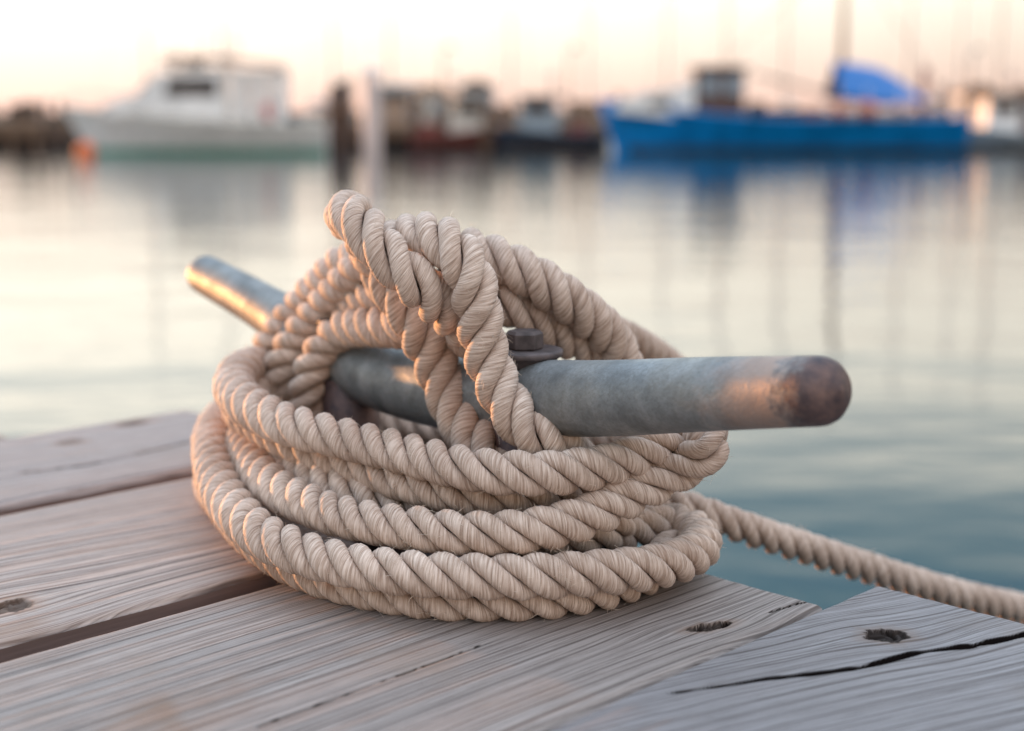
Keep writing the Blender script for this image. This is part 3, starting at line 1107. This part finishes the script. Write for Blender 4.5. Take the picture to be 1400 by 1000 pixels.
# ---- the long blue fishing boat
YB = 54.5
cb = far(1063, YB)
bb, rb = boat_base('fishing_trawler', cb, math.radians(180 - 3), 13.9, 4.0, lambda u: 1.22 + 0.10 * max(0, .3 - u) + 0.75 * max(0, u - .45) ** 1.8 / .55 ** 1.8, BLUE, NAVY,
                   'long blue fishing trawler with dark wheelhouse and one tall mast', deck_m=DARK, rake=0.8, stern=.86)
m = MB()
m.prism([(3.3, 1.2), (6.4, 1.55), (6.1, 1.95), (5.3, 2.25), (4.2, 2.35), (3.3, 2.75)], -1.2, 1.2)
fc = m.build('foredeck_cabin', WHITE, bb)
for y in (-1.215, 1.215):
    m = MB()
    m.box((4.6, y, 1.85), (0.9, .03, .28), bev=.01)
    m.build('cabin_window', GLASS, bb)
m = MB()
m.box((2.35, 0, 2.15), (1.8, 2.3, 1.9), bev=.06)
wh = m.build('wheelhouse', paint('brown_wheelhouse', (0.10, 0.055, 0.045), 0.55), bb)
m = MB()
m.box((2.3, 0, 3.15), (2.2, 2.6, .10), bev=.03)
m.build('wheelhouse_roof', DARK, bb)
for x in (1.85, 2.75):
    for s in (-1, 1):
        m = MB()
        m.box((x, s * 1.165, 2.5), (0.62, .03, .62), bev=.01)
        m.build('wheelhouse_window', GREYB, bb)
m = MB()
m.tube([(-2.35, 0, .9), (-2.35, 0, 9.5)], [0.15, 0.10], 12)
m.build('mast', MASTM, bb)
m = MB()
m.tube([(-2.3, 0, 2.1), (0.9, 0, 2.95)], 0.06, 8)
m.tube([(-2.35, 0, 7.6), (2.3, 0, 3.25)], 0.018, 5)
m.tube([(-2.35, 0, 7.6), (-6.9, 0, 1.3)], 0.018, 5)
m.build('rigging', MASTM, bb)
m = MB()
m.box((0.0, 0.1, 1.35), (1.5, 1.4, .55), bev=.08)
m.lathe((0.8, 0, 1.1), [(0.35, 0), (0.35, .7), (.2, .8)], 12)
m.build('winch', DARK, bb)
m = MB()
m.box((-1.2, 0.2, 1.3), (0.8, 1.6, .7), bev=.05)
m.build('hatch', paint('rusty_hatch', (0.25, 0.12, 0.08), .7), bb)
m = MB()
m.tube([(-5.35, 0.6, 1.1), (-5.35, 0.6, 3.2)], [0.16, 0.14], 10)
m.build('gallows_post', MAROON, bb)
rail(rb, .55, 1, 9, 'stern_rail', STEEL, bb)
for i, (bx, by_, h_, lab) in enumerate(((0.95, -1.0, .62, 'white fish box on the trawler deck just behind the wheelhouse'), (-.25, -1.25, .5, 'white fish box on the trawler deck next to the winch'))):
    fb_ = tag(empty('fish_box', bb.matrix_basis @ Vector((bx, by_, 1.08)), bb.rotation_euler.z), lab, 'fish box', 'fish boxes on the trawler deck')
    m = MB(); m.box((0, 0, h_ / 2), (.75, .5, h_), bev=.03, taper=(1.06, 1.06)); m.build('tub', WHITE, fb_)
    m = MB(); m.box((0, 0, h_ + .032), (.84, .58, .06), bev=.015); m.build('lid', CREAM, fb_)
# the tarpaulin rigged as a tent over the after deck
tp = tag(empty('tarpaulin', bb.location, bb.rotation_euler.z), 'bright blue tarpaulin tent sloping from the mast over the trawler deck', 'tarpaulin')
m = MB()
ridge = [(-2.05, 3.42, 2.05), (-2.9, 3.35, 1.95), (-3.7, 3.12, 1.9), (-4.5, 2.72, 1.85), (-5.15, 2.32, 1.85), (-5.3, 2.15, 1.85)]
rows = []
for j in range(9):
    w = (j - 4) / 4
    rows.append([(x + .05 * math.sin(j * 2 + i), w * 1.9, z - (z - lo) * abs(w) ** 1.15 + .05 * math.sin(i * 1.7 + j)) for i, (x, z, lo) in enumerate(ridge)])
under = [[(x, y, z - .03) for x, y, z in r] for r in rows]
m.loft(rows)
m.loft(under)
m.build('cloth', TARP, tp)
floats = []
for i, (px, py, r, lab) in enumerate(((1147, 151, .27, 'salmon ball float hanging under the high end of the blue tarpaulin'), (1186, 150, .33, 'largest salmon ball float, under the middle of the blue tarpaulin'),
                                      (1232, 149, .27, 'pale ball float under the low end of the blue tarpaulin'))):
    p = P(px, py, YB - 2.25)
    fo = tag(empty('ball_float', p), lab, 'float', 'ball floats along the trawler side')
    m = MB(); m.ball((0, 0, 0), r, 9); m.build('ball', SALMON if i < 2 else paint('pale_float', (0.62, 0.42, 0.40), .5), fo)
    m = MB(); m.tube([(0, 0, r - .02), (0.02, .2, r + .45)], .03, 6); m.build('lanyard', ALU, fo)

# ---- small lobster boats lying along the piers
def lobster_boat(px, Y, rz, hull_m, cabin_m, label, L=4.6):
    o, _ = boat_base('lobster_boat', far(px, Y), math.radians(rz), L, 2.2, lambda u: 0.62 + 0.45 * max(0, u - .3), hull_m, DARK, label, rake=.5)
    m = MB(); m.box((0.35, 0, 1.35), (1.5, 1.5, 1.5), bev=.06, taper=(.9, .92)); m.build('cabin', cabin_m, o)
    m = MB(); m.box((0.15, 0, 2.14), (2.0, 1.7, .08), bev=.02); m.build('cabin_roof', BROWN, o)
    for s_ in (-1, 1):
        m = MB(); m.box((0.35, s_ * .735, 1.65), (1.0, .05, .5), bev=.01); m.build('cabin_window', GLASS, o)
    m = MB(); m.tube([(-.2, 0, 2.15), (-.2, 0, 3.2)], .05, 8); m.box((-.2, 0, 2.9), (.5, .06, .06)); m.build('radio_mast', STEEL, o)
    m = MB(); m.box((-1.3, 0, .75), (.8, 1.0, .6), bev=.05); m.build('bait_bin', MAROON, o)
    o['group'] = 'lobster boats lying along the piers'
    return o


YM = 57.0
lobster_boat(748, YM, 174, NAVY, GREYB, 'small navy lobster boat with a pale grey cabin, moored at the timber pier')
lobster_boat(628, 58.2, 8, MAROON, CREAM, 'small maroon lobster boat with a cream cabin, lying against the middle pier', 4.0)
lobster_boat(1372, 57.2, 186, GREYB, WHITE, 'small grey lobster boat with a white cabin, beyond the trawler stern', 4.2)


# ---- a cabin cruiser lying behind the middle pier
cr_, rc = boat_base('cabin_cruiser', far(556, 66.5), math.radians(8), 6.5, 2.4, lambda u: 1.15 + .4 * max(0, u - .4), WHITE, BLUE,
                    'white cabin cruiser lying behind the middle timber pier, seen over its deck', rake=.7)
m = MB(); m.prism([(-1.6, 1.0), (2.0, 1.2), (1.3, 2.0), (.5, 2.75), (-1.6, 2.8)], -.9, .9); m.build('cabin', GREYB, cr_)
for y in (-.905, .905):
    m = MB(); m.prism([(-1.4, 2.05), (.6, 2.05), (.4, 2.55), (-1.4, 2.55)], y - .012, y + .012); m.build('side_window', GLASS, cr_)
m = MB(); m.box((-.6, 0, 2.86), (2.4, 2.0, .08), bev=.02); m.build('roof', WHITE, cr_)
rail(rc, .5, 11, 21, 'bow_rail', STEEL, cr_)


# ---- piers
def pier(px0, px1, Y, top_py, depth, label, n_pil, mat=BROWN, deck_t=.5):
    a, b_ = far(px0, Y), far(px1, Y)
    L = b_.x - a.x
    top = zpx(top_py, Y)
    root = tag(empty('pier', ((a.x + b_.x) / 2, Y, WATER_Z)), label, 'pier')
    m = MB(); m.box((0, depth / 2, top - .06), (L, depth, .12), bev=.01); m.build('deck', TAN, root)
    m = MB(); m.box((0, .1, top - .13 - deck_t / 2), (L, .18, deck_t), bev=.02); m.build('fascia_beam', mat, root)
    proto = None
    for row in (0.32, depth - .3):
        for i in range(n_pil):
            x = -L / 2 + L * (i + .5) / n_pil + random.uniform(-.15, .15)
            hh = top + (random.choice((-.14, .55, .9, 1.25)) if row < 1 else -.14)
            y = row if hh < top else -.14
            m = MB(); m.tube([(x, y, -2.5), (x + random.uniform(-.03, .03), y, hh)], [.16, .14], 10); m.build('piling', mat if i % 3 else DARK, root)
    m = MB(); m.box((0, depth * .5, .25), (L, .12, .5)); m.build('wave_screen', DARK, root)
    return root, top


p_mid, TOPM = pier(428, 835, 60.0, 168, 3.0, 'brown timber pier on pilings between the white boat and the blue trawler', 13)
p_rgt, TOPR = pier(1296, 1640, 58.5, 172, 3.0, 'dark timber pier behind the stern of the blue trawler', 9, DARK)
p_lft, TOPL = pier(-260, 104, 62.0, 166, 3.0, 'brown timber pier ahead of the bow of the white fishing boat', 10)


def on_pier(px, Y, top):
    return far(px, Y, WATER_Z + top)


def shed(px, Y, top, w, d, h, wall, roof, label):
    root = tag(empty('shed', on_pier(px, Y, top)), label, 'shed')
    m = MB(); m.box((0, d / 2, h / 2), (w, d, h), bev=.01); m.build('wall', wall, root)
    m = MB(); m.prism([(-w / 2 - .12, h + .002), (w / 2 + .12, h + .002), (w / 2 + .12, h + .06), (0, h + .45), (-w / 2 - .12, h + .06)], -.12, d + .12); m.build('roof', roof, root)
    m = MB(); m.box((w * .2, -.015, h * .42), (w * .28, .03, h * .8)); dr = m.build('door', GREYB, root)
    m = MB(); m.box((-w * .25, -.015, h * .6), (w * .25, .03, h * .3)); m.build('window', GLASS, root)
    return root


shed(588, 61.2, TOPM, 1.7, 1.3, 1.25, CREAM, TAN, 'cream shed with a tan roof on the middle pier, next to the pale post')
shed(652, 61.2, TOPM, 1.5, 1.3, 1.45, GREYB, BROWN, 'blue grey shed on the middle pier, nearest the lobster boat')
shed(1338, 59.6, TOPR, 1.5, 1.4, 1.3, WHITE, BROWN, 'white shed with a brown roof on the dark pier beyond the trawler stern')
shed(1405, 59.6, TOPR, 1.6, 1.4, 1.2, DARK, BROWN, 'dark timber shed at the edge of the frame beside the white shed')


def crate(px, Y, top, w, h, mat, label, grp='crates and fish boxes on the piers'):
    root = tag(empty('crate', on_pier(px, Y, top)), label, 'crate', grp)
    m = MB()
    m.box((0, w * .35, .03), (w, w * .7, .06))
    for i in range(3):
        z = .06 + (h - .06) * (i + .5) / 3
        for y in (0, w * .7): m.box((0, y, z), (w, .04, h / 3.6))
        for x in (-w / 2, w / 2): m.box((x, w * .35, z), (.04, w * .64, h / 3.6))
    m.build('slats', mat, root)
    for x in (-w / 2 + .06, w / 2 - .06):
        for y in (.06, w * .7 - .06):
            m = MB(); m.box((x, y, h / 2), (.07, .07, h)); m.build('corner_post', mat, root)
    return root


crate(540, 60.5, TOPM, .75, .95, TAN, 'tall tan crate on the middle pier just past the pale post')
crate(616, 60.5, TOPM, .5, .6, BROWN, 'brown crate between the cream shed and the blue grey shed')
crate(690, 60.5, TOPM, .8, .7, DARK, 'dark crate at the lobster boat end of the middle pier')
crate(792, 60.5, TOPM, .9, .9, BROWN, 'wide brown crate on the middle pier towards the trawler bow')
crate(30, 62.6, TOPL, 1.1, .75, DARK, 'dark crate on the pier ahead of the white boat')
crate(1376, 59.0, TOPR, .6, .8, DARK, 'dark crate between the white shed and the dark shed')

trap0 = None
for i in range(16):
    px = (706, 722, 738, 800, 815, 672, 560, 520)[i % 8] + (i // 8) * 3
    loc = on_pier(px, 60.4, TOPM) + Vector((0, .55, .44 * (i // 8)))
    if trap0 is None:
        trap0 = empty('lobster_trap', loc)
        m = MB()
        for a in range(7):
            x = -.4 + .8 * a / 6
            m.box((x, .25, .41), (.03, .5, .025)); m.box((x, 0, .2), (.03, .025, .4)); m.box((x, .5, .2), (.03, .025, .4))
        for zz in (.03, .15, .27):
            m.box((0, -.016, zz), (.82, .012, .03)); m.box((0, .516, zz), (.82, .012, .03))
        m.build('wire_slats', TAN, trap0)
        m = MB(); m.box((0, .25, .012), (.84, .54, .024), bev=.004); m.build('base_board', BROWN, trap0)
        o = trap0
    else:
        o = copy_tree(trap0)
        o.location = loc
    tag(o, 'tan slatted lobster trap in the stacks on the middle timber pier', 'lobster trap', 'lobster traps stacked on the middle pier')

for px, Y, hgt, rr_, m_, lab in ((846, 57.5, 2.3, .15, BROWN, 'lone brown mooring pile off the trawler bow'), (1288, 57.0, 2.6, .16, DARK, 'dark mooring pile close to the trawler stern'),
                                 (1318, 57.6, 2.1, .14, BROWN, 'shorter brown mooring pile before the dark pier'), (64, 58.0, 2.0, .15, DARK, 'dark mooring pile off the bow of the white boat'),
                                 (664, 57.0, 2.2, .14, BROWN, 'brown mooring pile between the two small lobster boats'), (570, 57.6, 2.4, .15, DARK, 'dark mooring pile astern of the maroon lobster boat')):
    o = tag(empty('mooring_pile', far(px, Y)), lab, 'pile', 'mooring piles standing in the water')
    m = MB(); m.tube([(0, 0, -2.5), (.02, 0, hgt * .5), (0, .02, hgt)], [rr_ * 1.1, rr_, rr_ * .92], 12); m.build('shaft', m_, o)
    m = MB(); m.lathe((0, .02, hgt - .25), [(rr_ * 1.0, 0), (rr_ * 1.12, .02), (rr_ * 1.12, .12), (rr_ * 1.0, .14)], 14); m.build('band', STEEL, o)
for px, top_, Y, lab in ((606, TOPM, 61.0, 'thin lamp post by the cream shed on the middle pier'), (776, TOPM, 61.0, 'thin lamp post at the trawler end of the middle pier'), (1322, TOPR, 59.4, 'thin lamp post beside the white shed on the dark pier')):
    o = tag(empty('lamp_post', on_pier(px, Y, top_)), lab, 'lamp post', 'lamp posts on the piers')
    m = MB(); m.tube([(0, 0, 0), (0, 0, 3.0), (.25, 0, 3.25)], [.07, .05, .04], 8); m.build('pole', STEEL, o)
    m = MB(); m.lathe((.32, 0, 3.1), [(.16, 0), (.17, .04), (.06, .16)], 12); m.build('shade', DARK, o)

# dolphin of dark timbers beside the white boat's stern: three piles bound together
dol = tag(empty('dolphin', far(466, 55.0)), 'dark mooring dolphin of bound timbers at the stern of the white boat', 'dolphin')
for i, (x, y) in enumerate(((-.30, 0), (0, -.12), (.30, 0), (-.15, .3), (.18, .3))):
    m = MB(); m.tube([(x * 1.25, y * 1.25, -2.5), (x, y, 2.45 + .18 * (i % 3))], [.2, .17], 12); m.build('piling', DARK, dol)
m = MB(); m.lathe((0, .08, 1.55), [(0.58, 0), (.6, .02), (.6, .16), (.58, .18)], 20); m.build('binding', BROWN, dol)
pp = tag(empty('mooring_post', far(508, 53.0)), 'tall pale mooring post with a pink tinge, standing in the water by the dolphin', 'post')
m = MB(); m.tube([(0, 0, -2.5), (0, 0, .5), (0, 0, 2.7), (0, 0, 3.0)], [.36, .35, .33, .32], 20); m.build('shaft', paint('pale_pink_post', (0.72, 0.60, 0.56), .6), pp)
m = MB(); m.lathe((0, 0, 3.0), [(.34, 0.002), (.35, .03), (.03, .3)], 20); m.build('cap', WHITE, pp)
by = tag(empty('buoy', far(116, 49.0, WATER_Z + .02)), 'orange mooring buoy floating under the bow of the white boat', 'buoy')
m = MB(); m.ball((0, 0, .12), .32, 9); m.build('float', ORANGE, by)
m = MB(); m.tube([(0, 0, .42), (0, 0, .62)], .04, 8); m.build('ring', STEEL, by)

# ---- sailing boats whose masts stand up behind the piers
sail_spots = [(300, 72, 11.5, 'sailing boat berthed behind the white fishing boat'), (452, 74, 12.0, 'sailing boat whose mast rises behind the dark dolphin'), (534, 70, 12.5, 'sailing boat whose mast rises behind the pale mooring post'),
              (702, 77, 12.0, 'sailing boat whose mast rises behind the small lobster boat'), (806, 79, 11.0, 'sailing boat whose mast rises between the lobster boat and the trawler bow'),
              (988, 75, 12.8, 'sailing boat whose mast rises right behind the dark wheelhouse'), (1312, 78, 12.2, 'sailing boat whose mast rises just past the trawler stern'), (196, 76, 11.5, 'sailing boat whose mast rises over the raked windscreen of the white fishing boat'),
              (915, 76, 10.5, 'sailing boat berthed behind the trawler foredeck'), (1072, 73, 12.0, 'sailing boat whose mast rises between the wheelhouse and the blue tarpaulin'),
              (1246, 72, 12.5, 'sailing boat whose mast rises behind the low end of the blue tarpaulin'), (1362, 70, 13.0, 'sailing boat whose mast rises behind the white shed')]
proto = None
for i, (px, Y, hm, lab) in enumerate(sail_spots):
    loc = far(px, Y)
    if proto is None:
        proto, rs = boat_base('sailing_boat', loc, math.radians(78), 9.0, 2.7, lambda u: .95 + .25 * max(0, u - .3), WHITE, NAVY, lab, cat='sailing boat', rake=1.0)
        m = MB(); m.prism([(-2.2, .7), (1.9, .8), (1.5, 1.25), (-2.0, 1.35)], -.75, .75); m.build('cabin', CREAM, proto)
        m = MB(); m.tube([(.6, 0, .7), (.6, 0, 12.0)], [.085, .06], 8); m.build('mast', ALU, proto)
        m = MB(); m.tube([(.5, 0, 1.9), (-3.2, 0, 1.95)], .06, 8); m.build('boom', ALU, proto)
        m = MB(); m.tube([(.4, 0, 2.02), (-1.2, 0, 2.12), (-3.0, 0, 2.06)], [.14, .17, .08], 10); m.build('furled_sail', GREYB, proto)
        m = MB()
        for e in ((4.3, 0, 1.1), (-4.2, 0, 1.0), (.5, 1.3, 1.0), (.5, -1.3, 1.0)): m.tube([e, (.6, 0, 11.8)], .009, 5)
        m.build('stay', STEEL, proto)
        o = proto
    else:
        o = copy_tree(proto)
        o.location = loc
        o.rotation_euler.z = math.radians(random.uniform(60, 110))
        o.scale = (1, 1, hm / 12.0)
    tag(o, lab, 'sailing boat', 'sailing boats berthed behind the piers')


# ---- bushes on the point of land behind the left pier, and the low far shore
def bush(px, Y, w, h, z0, label, seed):
    root = tag(empty('bush', far(px, Y, WATER_Z + z0)), label, 'bush', 'bushes on the low point')
    r = np.random.default_rng(seed)
    v, f = [], []
    lobes = [(r.normal(0, w * .22), r.normal(0, w * .2), h * (.35 + .45 * r.random()), w * (.16 + .14 * r.random())) for _ in range(9)]
    for lx, ly, lz, lr in lobes:
        for _ in range(210):
            d = r.normal(0, 1, 3); d /= np.linalg.norm(d)
            p = np.array((lx, ly, lz)) + d * lr * (0.5 + .6 * r.random()) * np.array((1, 1, .8))
            if p[2] < .03: continue
            s = .05 + .06 * r.random()
            a = r.normal(0, 1, 3); a /= np.linalg.norm(a)
            b_ = np.cross(a, d); b_ /= np.linalg.norm(b_) + 1e-6
            q = len(v)
            v += [p - a * s, p + b_ * s * .55, p + a * s, p - b_ * s * .55]
            f.append((q, q + 1, q + 2, q + 3))
    link_mesh('foliage', v, f, paint('evergreen_leaf', (0.075, 0.065, 0.035), .7, var=.5, scale=2), root, False)
    m = MB()
    for kx in range(4):
        m.tube([(0.05 * kx, 0, -.1), (lobes[kx][0] * .6, lobes[kx][1] * .6, lobes[kx][2] * .7), lobes[kx][:3]], [.06, .04, .02], 6)
    m.build('stem', DARK, root)
    return root


def land(name, x0, x1, y0, y1, h, mat, seed, n=40):
    m = MB()
    rings = []
    for i in range(n + 1):
        u = i / n
        x = x0 + (x1 - x0) * u
        hh = h * (0.6 + .6 * float(vnoise(np.array([u * 9.0]), seed)[0])) * min(1, u * 12, (1 - u) * 12) + .02
        rings.append([(x, y0, -1.5), (x, y0 + (y1 - y0) * .12, hh * .55), (x, y0 + (y1 - y0) * .4, hh), (x, y1, hh * .9), (x, y1 + 3, -1.5)])
    m.loft(rings)
    o = m.build(name, mat)
    o.location = (0, 0, WATER_Z)
    return tag(o, kind='structure')


LANDM = paint('brown_bank', (0.10, 0.072, 0.05), .9, var=.35, scale=.7)
land('low_bank', far(-330, 80).x, far(118, 80).x, 78, 90, 1.25, LANDM, 3)
land('harbour_bank', far(420, 82).x, far(1750, 82).x, 84, 96, 1.15, LANDM, 5)
land('far_shore', -420, 420, 640, 700, 7.0, paint('far_trees', (0.13, 0.11, 0.085), .9, var=.3, scale=.05), 9, 90)
bush(34, 80.5, 2.6, 2.0, 0.5, 'tallest dark bush on the low point, over the dark crate', 1)
bush(-30, 81, 2.6, 1.5, 0.5, 'dark bush at the open edge of the low point', 2)
bush(78, 81, 1.8, 1.1, 0.5, 'small dark bush on the low point, nearest the white boat', 3)
